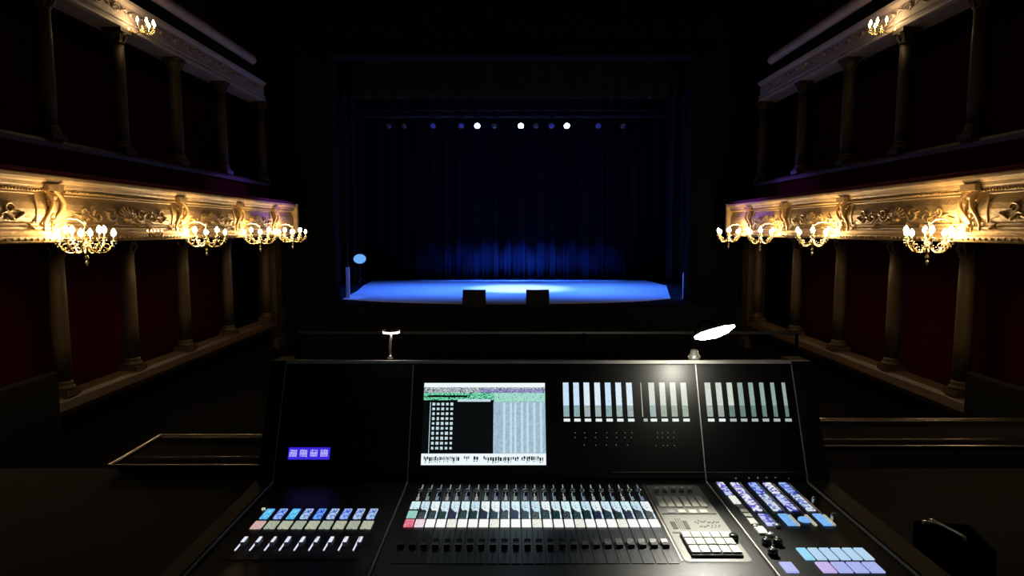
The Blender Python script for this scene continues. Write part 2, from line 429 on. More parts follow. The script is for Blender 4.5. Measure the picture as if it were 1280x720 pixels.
# small bead sconce on the left front between first and second
sc = thing('wall_sconce', 'small dim gilt bead sconce between the two nearest chandeliers on the left balcony front', 'sconce', (-6.93, 13.05, Z0-.1))
m_ = MB().lathe([(.07,0),(.06,.02),(.015,.03)], (0,0,.06), 12, 0, (1,0,0))
m_.tube([(.02,0,.06),(.08,0,.02),(.14,0,.05),(.15,0,.10)], .01, 7)
m_.build('sconce_bracket', M['brass'], sc)
for k in range(5):
    y = (k-2)*.13
    a = MB().tube([(.03,0,.03),(.07,y*.5,-.03),(.10,y,.02)], .009, 6).lathe([(.01,.02),(.028,.035),(.01,.04),(.01,.075)], (.10,y,0), 8)
    a = a.build('arm', M['brass'], sc)
    MB().ball((.10,y,.095), .014, 8, 0, 1.4).build('bulb', glow('dim_warm_bulb', (1, .72, .38), 6) if k == 0 else bpy.data.materials['dim_warm_bulb'], a)
    MB().ball((.10,y,-.0), .018, 6, 0, 1.6).build('crystal_drop', M['crystal'], sc)
# upper sconces
up = None
for s in (-1, 1):
    if up is None:
        up = thing('wall_sconce', '', 'sconce')
        MB().lathe([(.09,0),(.08,.02),(.02,.04)], (.29,0,-.05), 12, 0, (-1,0,0)).tube([(.27,0,-.05),(.15,0,-.12),(.06,0,-.08),(0,0,-.02)], .013, 7).lathe([(.01,-.14),(.03,-.10),(.02,-.04),(.012,.04)], n=10).build('wall_bracket', M['brass'], up)
        for k in range(5):
            a = pi/2 + (k-2)*.75+pi/2; ca, sa = cos(a), sin(a); rr = .22
            ar = MB().tube([(0,0,-.06),(.08*ca,.08*sa,-.13),(.17*ca,.17*sa,-.11),(rr*ca,rr*sa,-.04)], .010, 7).lathe([(.01,-.05),(.035,-.03),(.035,-.025),(.011,-.02),(.011,.05)], (rr*ca,rr*sa,0), 8).build('arm', M['brass'], up)
            MB().lathe([(.008,.05),(.022,.07),(.028,.095),(.018,.13),(.003,.16)], (rr*ca,rr*sa,0), 8).build('bulb', M['bulb'], ar)
            MB().ball((rr*ca,rr*sa,-.058), .016, 6, 0, 1.6).build('crystal_drop', M['crystal'], up)
        c = up
    else: c = copy_tree(up)
    c.location = (s*7.55, 14.3, Z0+4.13); c.rotation_euler = (0, 0, pi if s < 0 else 0)
    c['label'] = 'lit crystal sconce with warm bulbs on the upper balcony front, high on the %s' % ('left' if s < 0 else 'right')
    point('sconce_light', (s*7.66, 14.3, Z0+4.25), 13.0, WARM, .10)

# ================================================================= STAGE
st = MB()
arc = [(-7.6, 23.2)] + [(7.6*sin(t), 23.2-1.35*cos(t)**1.2) for t in [(-pi/2)+pi*i/24 for i in range(1, 24)]] + [(7.6, 23.2)]
st.prism_z([(-9.5, 36.5), (-9.5, 23.2)] + arc + [(9.5, 23.2), (9.5, 36.5)], ZF, ZS)
struct('floor_stage', st, M['stage'])
# pale dance floor
def S_(u, v): p = at_z(u, v, ZS); return (p.x, p.y)
poly = [S_(466, 350.8), S_(806, 350.8), S_(833, 357.5), S_(838, 373.5)]
fr = [S_(838 - (838-428)*i/16, 373.5 + 7.0*sin(pi*i/16)**.6) for i in range(1, 16)]
poly += fr + [S_(428, 374.5), S_(447, 364), S_(455, 357)]
tag(MB().prism_z(poly, ZS, ZS+.02).build('dance_floor', M['mat']), 'pale dance floor on the stage flooded with blue light', 'dance floor')
# rear curtain with folds
def curtain(name, x0, x1, y, z0, z1, m, amp=.13, pitch=.42, seed=1, hem=True):
    rnd = random.Random(seed); n = int((x1-x0)/.035); ph = 0; cols = []
    x = x0; loc_amp = amp; w = pitch
    for i in range(n+1):
        x = x0 + (x1-x0)*i/n
        if i % 9 == 0: w = pitch*rnd.uniform(.6, 1.7); loc_amp = amp*rnd.uniform(.5, 1.4)
        ph += 2*pi*((x1-x0)/n)/w
        cols.append((x, loc_amp*sin(ph) + .35*loc_amp*sin(2.3*ph+1)))
    rows = [z0 + (z1-z0)*k/10 for k in range(11)]
    vs = []; fs = []
    for k, z in enumerate(rows):
        q = 1-.4*k/10
        for x, d in cols: vs.append((x, y + d*q, z))
    N = n+1; off = len(vs)
    for k, z in enumerate(rows):
        q = 1-.4*k/10
        for x, d in cols: vs.append((x, y + .02 + d*q, z))
    for k in range(10):
        for i in range(n):
            a = k*N+i
            fs.append((a, a+1, a+1+N, a+N)); fs.append((off+a, off+a+N, off+a+1+N, off+a+1))
    for i in range(n): fs.append((i, off+i, off+i+1, i+1))
    mb = MB(); mb.add(vs, fs, 0, True); return mb.build(name, m)
tag(curtain('stage_curtain', -8.2, 8.2, 35.2, ZS+.01, 8.5, M['drape'], .16, .55, 3), 'dark pleated rear stage curtain catching blue light at the back of the stage', 'curtain')
for k, (s, y) in enumerate(((-1, 32.5), (1, 32.5), (-1, 28.2), (1, 28.2))):
    x0, x1 = (7.35, 9.3)
    c = curtain('side_curtain', *sorted((s*x0, s*x1)), y, ZS+.01, 8.5, M['black'], .09, .4, 10+k)
    tag(c, '%s black side curtain at the %s of the stage' % ('upstage' if y > 30 else 'downstage', 'left' if s < 0 else 'right'), 'curtain', 'black side curtains')
tag(curtain('stage_valance', -7.5, 7.5, 26.2, 6.6, 8.6, M['black'], .06, .4, 31), 'black cloth border hanging above the stage opening', 'curtain')

# stage lights rig
TY = 29.0; TZ = at_y(640, 146, TY).z
tz = thing('lighting_truss', 'black lighting truss hanging above the stage with a row of lamps', 'truss', (0, TY, TZ))
ch = MB()
for dy, dz in ((-.15, 0), (.15, 0), (0, .26)): ch.tube([(-6.4, dy, dz), (6.4, dy, dz)], .025, 8)
ch.build('chord', M['metal'], tz)
lc = MB()
n = 32
for i in range(n):
    xa = -6.4+12.8*i/n; xb = -6.4+12.8*(i+1)/n
    lc.tube([(xa, -.15, 0), (xb, 0, .26)], .010, 5); lc.tube([(xa, .15, 0), (xb, 0, .26)], .010, 5); lc.tube([(xa, -.15, 0), (xb, .15, 0)], .010, 5)
lc.build('lacing', M['metal'], tz)
for x in (-5.4, 0, 5.4):
    MB().tube([(x, 0, .26), (x, 0, 11.5-TZ)], .012, 6).build('hanging_wire', M['metal'], tz)
lens_on = glow('lit_blue_lens', (.45, .60, 1), 30); lens_dim = glow('dim_blue_lens', (.05, .05, .8), .18); lens_off = mat('unlit_lens', (.05, .05, .055), .3)
def parcan(x, z, y, lens, tilt, label, group):
    t = thing('stage_light', label, 'stage light', (x, y, z), 0, group)
    dr = Vector((0, -sin(tilt), -cos(tilt)))
    MB().lathe([(.05,-.22),(.09,-.20),(.105,-.12),(.11,.10),(.13,.12),(.13,.14)], (0,0,-.30), 14, 0, dr).build('housing', M['metal'], t)
    e = Vector((0,0,-.30)) + dr*.142
    MB().lathe([(.115,0),(.10,.012),(.02,.022)], e, 14, 0, dr).build('lens', lens, t)
    MB().tube([(-.14,0,-.30),(-.14,0,-.10),(0,0,-.06),(.14,0,-.10),(.14,0,-.30)], .010, 6).lathe([(.03,-.07),(.03,.03)], n=8).build('yoke', M['metal'], t)
    return t
rig = [(487,'off','small unlit grey'),(506,'off','second unlit'),(542,'dim','dim blue'),(577,'dim','second dim blue'),(597,'on','bright blue-white, leftmost of the three brightest'),(618,'off','unlit, between the left and middle bright lamps'),
       (651,'on','bright blue-white, middle of the three brightest'),(670,'off','unlit, just right of the middle bright lamp'),(689,'dim','faint, just left of the right bright lamp'),(708,'on','bright blue-white, rightmost of the three brightest'),(747,'dim','dim blue lamp apart to the right'),(778,'off','farthest right and unlit')]
desc = {487:'leftmost of all and unlit',506:'second from the left and unlit',542:'third from the left, faint blue',577:'faint blue, just left of the left bright lamp'}
for u, k, d in rig:
    x = at_y(u, 150, TY).x
    parcan(x, TZ-.04, TY-.15, {'on': lens_on, 'dim': lens_dim, 'off': lens_off}[k], radians(58), 'small black stage lamp on the truss, ' + desc.get(u, d), 'lamps on the stage truss')
    if k == 'on':
        y = TY-.15
        spot('stage_spot', (x, y-.22, TZ-.48), (x*1.9, 28.8, ZS), 4500, (.055, .20, 1), 84, 1., .08)
        point('lamp_glow', (x, y-.30, TZ-.30), .12, (.08, .12, 1), .05)
        if u != 651: spot('stage_spill', (x, y-.30, TZ-.44), (7.05 if u < 651 else -7.05, 20.0, 2.65), 6500, (.28, .11, 1), 12, 1., .08)
spot('stage_spot_centre', (.2, TY-.5, TZ-.5), (.3, 29.3, ZS), 6500, (.50, .72, 1), 44, 1., .08)
for s in (-1, 1):
    spot('stage_spot_side', (s*3.8, TY-.5, TZ-.5), (s*5.4, 28.4, ZS), 2100, (.05, .18, 1), 74, 1., .08)
for x, p_ in ((-3.9, 3000), (-2.5, 10000), (-1.1, 24000), (.3, 34000), (1.7, 24000), (3.1, 13000), (4.6, 7000)):  # added spots standing in for light bounced up off the floor
    spot('curtain_bounce_fill', (x, TY-.05, TZ-.62), (x, 35.2, -.85), p_*1.5, (.03, .13, 1), 21, 1., .06)

# side masts
for s, (u, vt, vm, vb) in ((-1, (435.3, 304, 334, 373)), (1, (855.2, 304, 341, 373.5))):
    base = at_z(u, vb, ZS); zm = at_y(u, vm, base.y).z; zt = at_y(u, vt, base.y).z
    t = thing('side_mast', 'slim upright stage mast with a pale lower half at the %s edge of the stage' % ('left' if s < 0 else 'right'), 'mast', base)
    MB().box(-.06, .06, -.05, .05, .01, zm-ZS).build('lower_panel', M['mat'], t)
    MB().tube([(0, 0, zm-ZS), (0, 0, zt-ZS)], .035, 8).build('pole', M['metal'], t)
    MB().lathe([(.16,0),(.16,.01),(.05,.025)], n=14).build('base_plate', M['metal'], t)
    spot('mast_light', base + Vector((-s*1.2, -.4, 2.6)), base + Vector((0, 0, .4)), 260, (.14, .20, 1), 40, .8, .05)
# floodlight on a stand
base = at_z(450.5, 356.5, ZS); hz = at_y(449.5, 323.5, base.y)
t = thing('floodlight', 'round glowing blue floodlight on a stand at the left of the stage', 'floodlight', base)
MB().tube([(0,0,0),(0,0,hz.z-ZS-.2)], .03, 8).build('pole', M['metal'], t)
for k in range(3):
    a = 2*pi*k/3+.4
    MB().tube([(0,0,.35),(.35*cos(a),.35*sin(a),.02)], .018, 6).build('leg', M['metal'], t)
hd = Vector((0, -.9, .12)).normalized()
MB().lathe([(.08,-.28),(.17,-.22),(.26,-.05),(.31,0),(.31,.03)], (0,0,hz.z-ZS), 18, 0, hd).build('housing', M['metal'], t)
MB().lathe([(.29,.031),(.25,.05),(.10,.075),(.01,.08)], (0,0,hz.z-ZS), 18, 0, hd).xf(Matrix.Translation((0,0,(hz.z-ZS))) @ Matrix.Diagonal((1,1,.78,1)) @ Matrix.Translation((0,0,-(hz.z-ZS)))).build('lens', glow('soft_blue_lens', (.16, .42, .92), 1.0), t)
# foldback wedges on the stage lip
wedge = None
for u, nm in ((592, 'left'), (672.5, 'right')):
    p = at_z(u, 386, ZS); p.y = 22.35; p.x = (u-640)/850*22.35
    if wedge is None:
        wedge = thing('stage_monitor', '', 'speaker', p, 0, 'floor monitors on the stage lip')
        MB().prism_x([(0,0),(.46,0),(.56,.10),(.36,.53),(.26,.55),(.02,.14)], -.38, .38).build('cabinet', M['black'], wedge)
        MB().prism_x([(.36,.52),(.55,.12),(.565,.13),(.375,.53)], -.35, .35).build('grille', M['metal'], wedge)
        MB().tube([(-.395,.22,.22),(-.42,.22,.25),(-.42,.30,.25),(-.395,.30,.22)], .012, 6).build('handle', M['metal'], wedge)
        c = wedge
    else: c = copy_tree(wedge); c.location = p
    c['label'] = 'black wedge floor monitor silhouetted on the stage lip, %s of the pair' % nm

# ================================================================= DESK AND TABLES
DZ = .78
YE = at_z(100, 585, DZ).y
t = thing('desk', 'wide brown desk carrying the mixing console', 'desk', (0, 1.7, 0))
MB().box(-2.4, 2.6, .85-1.7, YE-1.7, DZ-.04, DZ, 0, .004).build('desk_top', M['desk'], t)
for x in (-2.3, 2.5, -.8, 1.0):
    for y in (.95, YE-.1):
        MB().box(x-.03, x+.03, y-1.73, y-1.67, 0, DZ-.04).build('leg', M['metal'], t)
def edge_table(name, label, x0, x1, y0, y1, z):
    t = thing(name, label, 'table', ((x0+x1)/2, (y0+y1)/2, 0))
    cx, cy = (x0+x1)/2, (y0+y1)/2
    x0 -= cx; x1 -= cx; y0 -= cy; y1 -= cy
    MB().box(x0+.02, x1-.02, y0+.02, y1-.02, z-.03, z-.004).build('table_top', M['tabletop'], t)
    e = MB()
    for (a, b_) in (((x0,y0),(x1,y0)),((x1,y0),(x1,y1)),((x1,y1),(x0,y1)),((x0,y1),(x0,y0))):
        e.tube([(*a, z-.004), (*b_, z-.004)], .0048, 6)
    e.tube([(x0+.03, y1-.045, z+.001), (x1, y1-.045, z+.001)], .0028, 6)
    e.tube([(x0+.03, y0+.075, z+.001), (x1, y0+.09, z+.001)], .0025, 6)
    e.build('edge_trim', M['alu'], t)
    for x in (x0+.05, x1-.05):
        for y in (y0+.05, y1-.05): MB().box(x-.02, x+.02, y-.02, y+.02, 0, z-.03).build('leg', M['metal'], t)
    return t
zt = .80
a = at_z(138, 583, zt); b = at_z(200, 543, zt)
edge_table('side_table', 'low black table with thin metal edging behind the desk, left of the console', -1.47, -.35, a.y+.02, b.y, zt)
a = at_z(1130, 557, zt); b = at_z(1030, 523, zt)
edge_table('side_table', 'long black table with faint metal edging behind the desk, right of the console', 1.02, 3.0, a.y, b.y, zt)
# guard rail at the platform edge
rz = at_y(640, 416, 3.3).z
xl = at_y(372, 415, 3.3).x
t = thing('guard_rail', 'thin dark metal guard rail behind the mixing console', 'railing', (0, 3.3, 0))
MB().tube([(xl, 0, rz), (1.40, 0, rz)], .0075, 8).build('top_rail', M['edge'], t)
MB().tube([(xl, 0, rz-.5), (1.40, 0, rz-.5)], .0075, 8).build('lower_rail', M['metal'], t)
for x in (xl+.004, 0.35, 1.395): MB().tube([(x, 0, 0), (x, 0, rz)], .009, 8).lathe([(.04,0),(.04,.008),(.012,.015)], (x,0,0), 12).build('post', M['neck'], t)

# small intercom box right of the console
p = at_z(1190, 700, DZ)
t = thing('intercom_box', 'small black box with a shiny metal handle on the desk right of the console', 'box', (p.x, p.y, DZ), radians(-12))
MB().box(-.085, .085, -.09, .09, 0, .10, 0, .008).build('case', M['neck'], t)
MB().tube([(-.045,.06,.10),(-.042,.055,.112),(-.03,.035,.116),(.0,-.02,.116),(.012,-.045,.112),(.015,-.05,.10)], .0055, 8).build('handle', M['alu'], t)
for x, y in ((-.065, .05), (-.04, .065)): MB().lathe([(.011,.10),(.010,.114),(.008,.116)], (x, y, 0), 12).build('knob', M['silver'], t)
g = MB()
for i in range(5):
    for j in range(3): g.ball((-.04+.018*i, -.091, .03+.018*j), .004, 6)
g.build('speaker_grille', M['metal'], t); t.scale = (.82, .85, .72)

# ================================================================= MIXING CONSOLE
CZ = .90                                   # working surface
HY = at_z(640, 603, CZ).y                  # hinge line between surface and meter panel
ptop = at_y(640, 452, 2.128); TYp, TZp = ptop.y, ptop.z
PD = Vector((0, TYp-HY, TZp-CZ)); PL = PD.length; PD.normalize()
PN = Vector((0, -PD.z, PD.y))              # panel normal, towards the operator
if PN.y > 0: PN = -PN
R0 = Vector((.09, 1.7, DZ))
K = thing('mixing_console', 'large black digital mixing console with lit screen, meters and rows of faders', 'mixing console', R0)
def surf(u, v): p = at_z(u, v, CZ); return Vector((p.x, p.y, CZ)) - R0
def pan(u, v):
    """(x, distance up the meter panel) under a point of the photo"""
    d = ray(u, v); o = Vector((0, 0, CAMZ)); h = Vector((0, HY, CZ))
    t = (h-o).dot(PN)/d.dot(PN); p = o + d*t
    return p.x, (p-h).dot(PD)
PM = Matrix(((1, 0, 0, 0), (0, PD.y, PN.y, HY), (0, PD.z, PN.z, CZ), (0, 0, 0, 1)))   # panel frame: x, up the panel, out of it
PM = Matrix.Translation(-R0) @ PM
def pbox(x0, x1, t0, t1, h0, h1, mi=0, mb=None, bev=0):
    mb = mb or MB(); return mb.box(x0, x1, t0, t1, h0, h1, mi, bev)
FY = 1.23
XL, XR = -.715, .884; OL, OR = -.758, .944
XA, XB = -.312, .580
def rel(x=None, y=None, z=None): return None
ox, oy, oz = R0
def bx(mb, x0, x1, y0, y1, z0, z1, mi=0, bev=0): return mb.box(x0-ox, x1-ox, y0-oy, y1-oy, z0-oz, z1-oz, mi, bev)
# body
prof = [(FY, DZ+.012), (FY, CZ-.004), (HY, CZ-.004), (TYp+.004, TZp-.006), (TYp+.07, TZp-.006), (TYp+.16, DZ+.012)]
MB().prism_x([(y-oy, z-oz) for y, z in prof], XL-ox, XR-ox).build('body', M['cons'], K)
for a, b_ in ((OL, XL), (XR, OR)):
    pr = [(FY-.02, DZ), (FY-.02, CZ+.004), (FY, CZ+.010), (HY-.012, CZ+.010), (TYp-.006, TZp+.002), (TYp+.08, TZp+.002), (TYp+.18, DZ)]
    MB().prism_x([(y-oy, z-oz) for y, z in pr], a-ox, b_-ox).build('side_cheek', M['cheek'], K)
bx(MB(), OL+.06, OR-.06, FY+.02, TYp+.12, DZ, DZ+.012).build('foot_rail', M['metal'], K)
# bay surfaces (three bays) and meter panels (three)
for a, b_, m in ((XL+.004, XA-.004, 'cons'), (XA+.004, XB-.004, 'cons'), (XB+.004, XR-.004, 'cons')):
    bx(MB(), a, b_, FY+.01, HY-.006, CZ-.004, CZ, 0, .001).build('bay_surface', M[m], K)
    MB().box(a, b_, .012, PL-.012, -.004, .002).xf(PM).build('meter_panel', M['cpanel'], K)
for x in (XL, XA, XB, XR):
    w = .0016
    bx(MB(), x-w, x+w, FY+.01, HY, CZ-.003, CZ+.004).build('divider_strip', M['edge'], K)
    MB().box(x-w*.9, x+w*.9, 0, PL-.01, -.003, .0035).xf(PM).build('divider_strip', M['edge'], K)
bx(MB(), OL, OR, TYp-.003, TYp+.004, TZp-.006, TZp+.004, 0, .001).build('top_edge_trim', M['edge'], K)
MB().box(.30, XR-.01, .028, .0305, 0, .004).xf(PM).build('hinge_trim', M['alu_dim'], K)

# ---- screen
E = {}
E['w'] = glow('screen_white', (.80, .92, 1), .95, (.25, .33, .42), .36, 330, (1, 3, 1))
E['w0'] = glow('screen_pure_white', (.86, .95, 1), 1.0)
E['wl'] = glow('screen_violet_print', (.55, .55, .90), .85, (.05, .04, .20), .50, 420, (1, 1.6, 1))
E['wp'] = glow('screen_fine_print', (.80, .90, .92), .9, (.02, .03, .04), .50, 420, (1, 1.4, 1))
E['g'] = glow('screen_green', (.22, .80, .50), 1., (.0, .08, .04), .47, 330, (.6, 1.6, 1))
E['g2'] = glow('screen_pale_green', (.45, .86, .72), .85, (.02, .18, .14), .36, 330, (.8, 1.2, 1))
E['k'] = glow('screen_black', (.004, .006, .006), .5)
E['pale'] = glow('screen_pale_blue', (.46, .64, .76), .85, (.36, .53, .66), .5, 160, (1, .5, 1))
E['pale2'] = glow('screen_column_light', (.66, .84, .92), .9, (.5, .7, .82), .45, 500, (.6, 2, 1))
E['dot'] = glow('screen_dot', (.72, .90, .96), .9, (.3, .45, .5), .42, 600)
c0 = pan(528, 481); c1 = pan(682, 581)
x0, x1 = pan(604, 480)[0]-.19, pan(604, 480)[0]+.19
x0 = pan(528.5, 530)[0]; x1 = pan(681.8, 530)[0]; tb = pan(604, 581.5)[1]; tt = pan(604, 479)[1]
SM = PM @ Matrix.Translation(((x0+x1)/2, tb, 0))
W = x1-x0; H = tt-tb
scr = MB().box(-W/2-.012, W/2+.012, -.012, H+.012, 0, .003).xf(SM).build('screen', M['bezel'], K)
def el(a, b_, c, d, m, name='screen_area', lvl=0):   # fractions of the screen, v downwards
    return MB().box(-W/2+a*W, -W/2+b_*W, H*(1-d), H*(1-c), .003, .0036+lvl*.0003).xf(SM).build(name, m, scr)
el(0, 1, 0, .055, E['w0'], 'title_bar'); el(0, 1, .055, .125, E['wp'], 'toolbar'); 
el(.46, .99, .075, .125, E['wl'], 'toolbar_print', 1)
el(0, .58, .125, .215, E['g'], 'green_strip'); el(.58, 1, .125, .235, E['g2'], 'pale_green_strip')
el(.03, .36, .155, .18, E['k'], 'dark_caption', 1); el(.28, .55, .205, .235, E['dot'], 'caption_line', 1)
el(0, .575, .235, .865, E['k'], 'black_field')
el(.575, 1, .235, .865, E['pale'], 'channel_list')
el(0, 1, .865, 1, E['w0'], 'status_bar')
sb = MB(); xx = .02
rnd = random.Random(4)
while xx < .97:
    w = rnd.uniform(.006, .016)
    if not (.30 < xx < .33 or .38 < xx < .41 or .455 < xx < .49 or .77 < xx < .80):
        z = rnd.uniform(.895, .91); z1 = z+rnd.uniform(.03, .05)
        sb.box(-W/2+xx*W, -W/2+(xx+w)*W, H*(1-z1), H*(1-z), .0036, .0040)
        if rnd.random() > .3: sb.box(-W/2+xx*W, -W/2+(xx+w*.6)*W, H*(1-z1-.022), H*(1-z1-.008), .0036, .0040)
    xx += w+rnd.uniform(.003, .010)
sb.xf(SM).build('status_print', E['k'], scr)
cl = MB()
for q in (.655, .71, .745, .80, .845, .90, .955): cl.box(-W/2+q*W, -W/2+(q+.018)*W, H*.14, H*.755, .0036, .0039)
cl.xf(SM).build('list_column', E['pale2'], scr)
dt = MB()
for i in range(5):
    for j in range(10):
        cx = .085+i*.037; cy = .265+j*.0595
        w = .009+.003*rnd.random(); h = .013+.006*rnd.random()
        dt.box(-W/2+(cx-w)*W, -W/2+(cx+w)*W, H*(1-cy-h), H*(1-cy+h), .0036, .0040)
dt.box(-W/2+.055*W, -W/2+.060*W, H*.14, H*.76, .0036, .0038)
dt.xf(SM).build('number_grid', E['dot'], scr)

# ---- level meters
gA = [glow('meter_bar_%s' % n, c, s_, tuple(q*.75 for q in c), .42, 400, (1, .4, 1)) for n, c, s_ in (('ice', (.60, .80, 1), 1.), ('white', (.74, .88, .98), 1.), ('cream', (.66, .72, .64), .95), ('green', (.34, .48, .43), .85))]
gB = [glow('meter_foot_%s' % n, c, s_, tuple(q*.6 for q in c), .45, 400, (1, .6, 1)) for n, c, s_ in (('teal', (.36, .54, .56), .8), ('grey', (.48, .60, .60), .8), ('sage', (.46, .54, .45), .8), ('dim', (.20, .32, .29), .75))]
gL = glow('meter_label', (.85, .92, .90), .95); gL2 = glow('meter_label_dim', (.5, .58, .52), .8)
ms = [(707.5, 0, 0), (720.5, 0, 0), (733.5, 1, 1), (747, 1, 1), (760.3, 0, 0), (773.5, 1, 1), (787, 1, 1),
      (815, 2, 1), (828.5, 2, 2), (841.8, 2, 2), (855.3, 2, 2),
      (885.8, 2, 2), (899.5, 2, 2), (913.2, 2, 3), (926.5, 3, 3), (940, 3, 3), (953.5, 3, 3), (967.2, 3, 3), (981.3, 3, 3)]
tT = pan(800, 478.5)[1]; tM = pan(800, 507)[1]; tB = pan(800, 521)[1]; tL0 = pan(800, 527)[1]; tL1 = pan(800, 523.5)[1]
for i, (u, ca, cb) in enumerate(ms):
    x = pan(u, 500)[0]; w = .0088 if i < 13 else .0088 - .0006*(i-12)
    mb = MB().box(-w, w, tM, tT, .002, .0035, 0).box(-w, w, tB, tM, .002, .0035, 1)
    o = mb.xf(PM @ Matrix.Translation((x, 0, 0))).build('level_meter', [gA[ca], gB[cb]], K)
    w = .0096
    MB().box(-w, w, tL0, tL1, .002, .004).xf(PM @ Matrix.Translation((x+.001, 0, 0))).build('meter_label', gL if i < 13 else gL2, o)
x = pan(802, 500)[0]
MB().box(x-.0012, x+.0012, tB, tT, .002, .0034).box(x+.002, x+.014, tL0, tL1, .002, .004).xf(PM).build('peak_meter', gL2, K)
# small lamps under the meters
led = glow('pin_led', (.20, .22, .20), .6)
def leds(us, vs_):
    for v in vs_:
        for u in us:
            x, tt_ = pan(u + rnd.uniform(-1, 1), v)
            MB().lathe([(.0016,0),(.0014,.002),(.0004,.003)], (x, tt_, .002), 8).xf(PM).build('indicator', led, K)
leds((718, 731, 744, 758, 770, 781, 789), (541, 547)); leds((731, 744, 758, 771, 785), (556.5,)); leds((821, 828, 835, 842), (541, 547, 557))
# blue name display on the left panel
bxm = glow('blue_display', (.045, .02, .72), 1.0); txm = glow('blue_display_print', (.55, .52, 1), 1.)
x0 = pan(361, 567)[0]; x1 = pan(412.5, 567)[0]; t0 = pan(387, 574.5)[1]; t1 = pan(387, 559.5)[1]
bd = MB().box(x0, x1, t0, t1, .002, .004).xf(PM).build('blue_display', bxm, K)
tx = MB(); w = (x1-x0)/4
for g_ in range(4):
    gx = x0 + w*g_ + w*.12
    for k in range(5):
        a = gx + k*w*.15; tz0 = t0+(t1-t0)*rnd.uniform(.18, .35); tz1 = t0+(t1-t0)*rnd.uniform(.6, .85)
        tx.box(a, a+w*.08, tz0, tz1, .004, .0044)
    for k in range(3):
        tq = t0+(t1-t0)*(.25+.25*k); tx.box(gx, gx+w*.68, tq, tq+.0014, .004, .0044)
tx.xf(PM).build('display_print', txm, bd)

# ---- centre bay: 24 channel strips
def Yv(v): return at_z(640, v, CZ).y
def Y_(v): return Yv(v) - oy
xs0 = at_z(511, 656, CZ).x; xs1 = at_z(818.5, 656, CZ).x; NP = 24; pitch = (xs1-xs0)/(NP-1)
disp = [glow('strip_display_'+str(k), c, 1.0, d, .40, 240) for k, (c, d) in enumerate([((.74,.95,.98),(.10,.30,.36)), ((.70,.88,.96),(.16,.22,.30)), ((.88,.98,.98),(.18,.26,.34)), ((.62,.82,.92),(.06,.12,.18))])]
low = [glow('strip_readout_'+str(k), c, .5, (.002,.004,.01), .56, 260) for k, c in enumerate([(.10,.30,.50), (.15,.42,.40), (.08,.10,.38), (.35,.45,.48), (.02,.20,.18)])]
wb = [glow('lit_button_white', (.95,.95,.95), 1.0, (.6,.65,.65), .28, 300), glow('lit_button_cream', (.88,.90,.80), 1.0, (.5,.52,.42), .38, 300), glow('lit_button_pink', (.95,.78,.84), .95, (.6,.4,.5), .38, 300), glow('lit_button_red', (.80,.10,.18), .9, (.9,.5,.55), .4, 300)]
teal = glow('lit_teal', (.25,.60,.52), .9, (.5,.8,.75), .45, 300)
enc_l = [glow('encoder_glint_'+str(k), c, .8, (.01,.02,.03), .5, 500) for k, c in enumerate([(.85,.9,.85), (.5,.72,.70), (.40,.52,.75), (.8,.8,.72)])]
hz_ = CZ - oz
for i in range(NP):
    x = xs0 + pitch*i - ox; hw = pitch*.44
    st_ = MB().box(-hw, hw, Y_(705), Y_(606), hz_, hz_+.0015)
    st_ = st_.build('channel_strip', M['track'] if i > 2 else M['cons'], K, (x, 0, 0))
    if i < 3: pass
    # encoder; its glints are painted as glowing bars
    ye = Y_(617)
    MB().lathe([(.0075,0),(.0072,.010),(.0055,.012),(.0005,.0125)], (0, ye, hz_+.0015), 12).build('encoder', M['silver'], st_)
    MB().box(-.0035, .0035, Y_(626), Y_(622), hz_+.0015, hz_+.003).box(-.0045 if i % 3 else -.002, -.002 if i % 3 else .0005, Y_(626), Y_(613), hz_+.0015, hz_+.0028).box(.001, .0035, Y_(611.5), Y_(607.5), hz_+.0015, hz_+.004).build('encoder_glint', enc_l[(i*5+i//3) % 4], st_)
    # name display
    (MB().box(-hw*.93, hw*.93, Y_(635 if i else 637), Y_(628.5), hz_+.0015, hz_+.004, 0, .0006).prism_z([(-hw*.93, Y_(635)), (-hw*.45, Y_(639.8-(i*5 % 3))), (hw*.2, Y_(640.5-(i*3 % 4))), (hw*.93, Y_(641)), (hw*.93, Y_(635))], hz_+.0015, hz_+.0038) if i else MB().box(-hw, hw, Y_(637), Y_(628.5), hz_+.0015, hz_+.004, 0, .0006)).build('name_display', disp[(i*7+i//4) % 4], st_)
    if i == 0:
        MB().box(-hw, hw, Y_(648.5), Y_(640), hz_+.0015, hz_+.004, 0, .0006).build('readout', teal, st_)
    else:
        MB().box(-hw*.85, hw*.35, Y_(649), Y_(641.5), hz_+.0015, hz_+.0028).build('readout', low[(i*3+i//5) % 5], st_)
        MB().box(hw*.62, hw*.92, Y_(649), Y_(641), hz_+.0015, hz_+.003).build('readout_edge', disp[3], st_)
    MB().box(-hw*.96, hw*.96, Y_(659.8), Y_(651), hz_+.0015, hz_+.0050, 0, .0010).build('mute_button', wb[3 if i == 0 else 2 if i == 1 else (0 if i % 4 else 1)], st_)
    # fader
    MB().box(-.0012, .0012, Y_(702), Y_(664), hz_+.0010, hz_+.0019).build('fader_slot', M['slot'], st_)
    yc = Y_(682)
    cp_ = MB().prism_x([(yc-.016, hz_+.002), (yc-.016, hz_+.010), (yc-.004, hz_+.0075), (yc+.004, hz_+.0075), (yc+.016, hz_+.010), (yc+.016, hz_+.002)], -hw*.62, hw*.62).build('fader_cap', M['capb'], st_)
    MB().box(-hw*.62, hw*.62, yc-.0009, yc+.0009, hz_+.0070, hz_+.0080).build('cap_line', M['cap'], cp_)

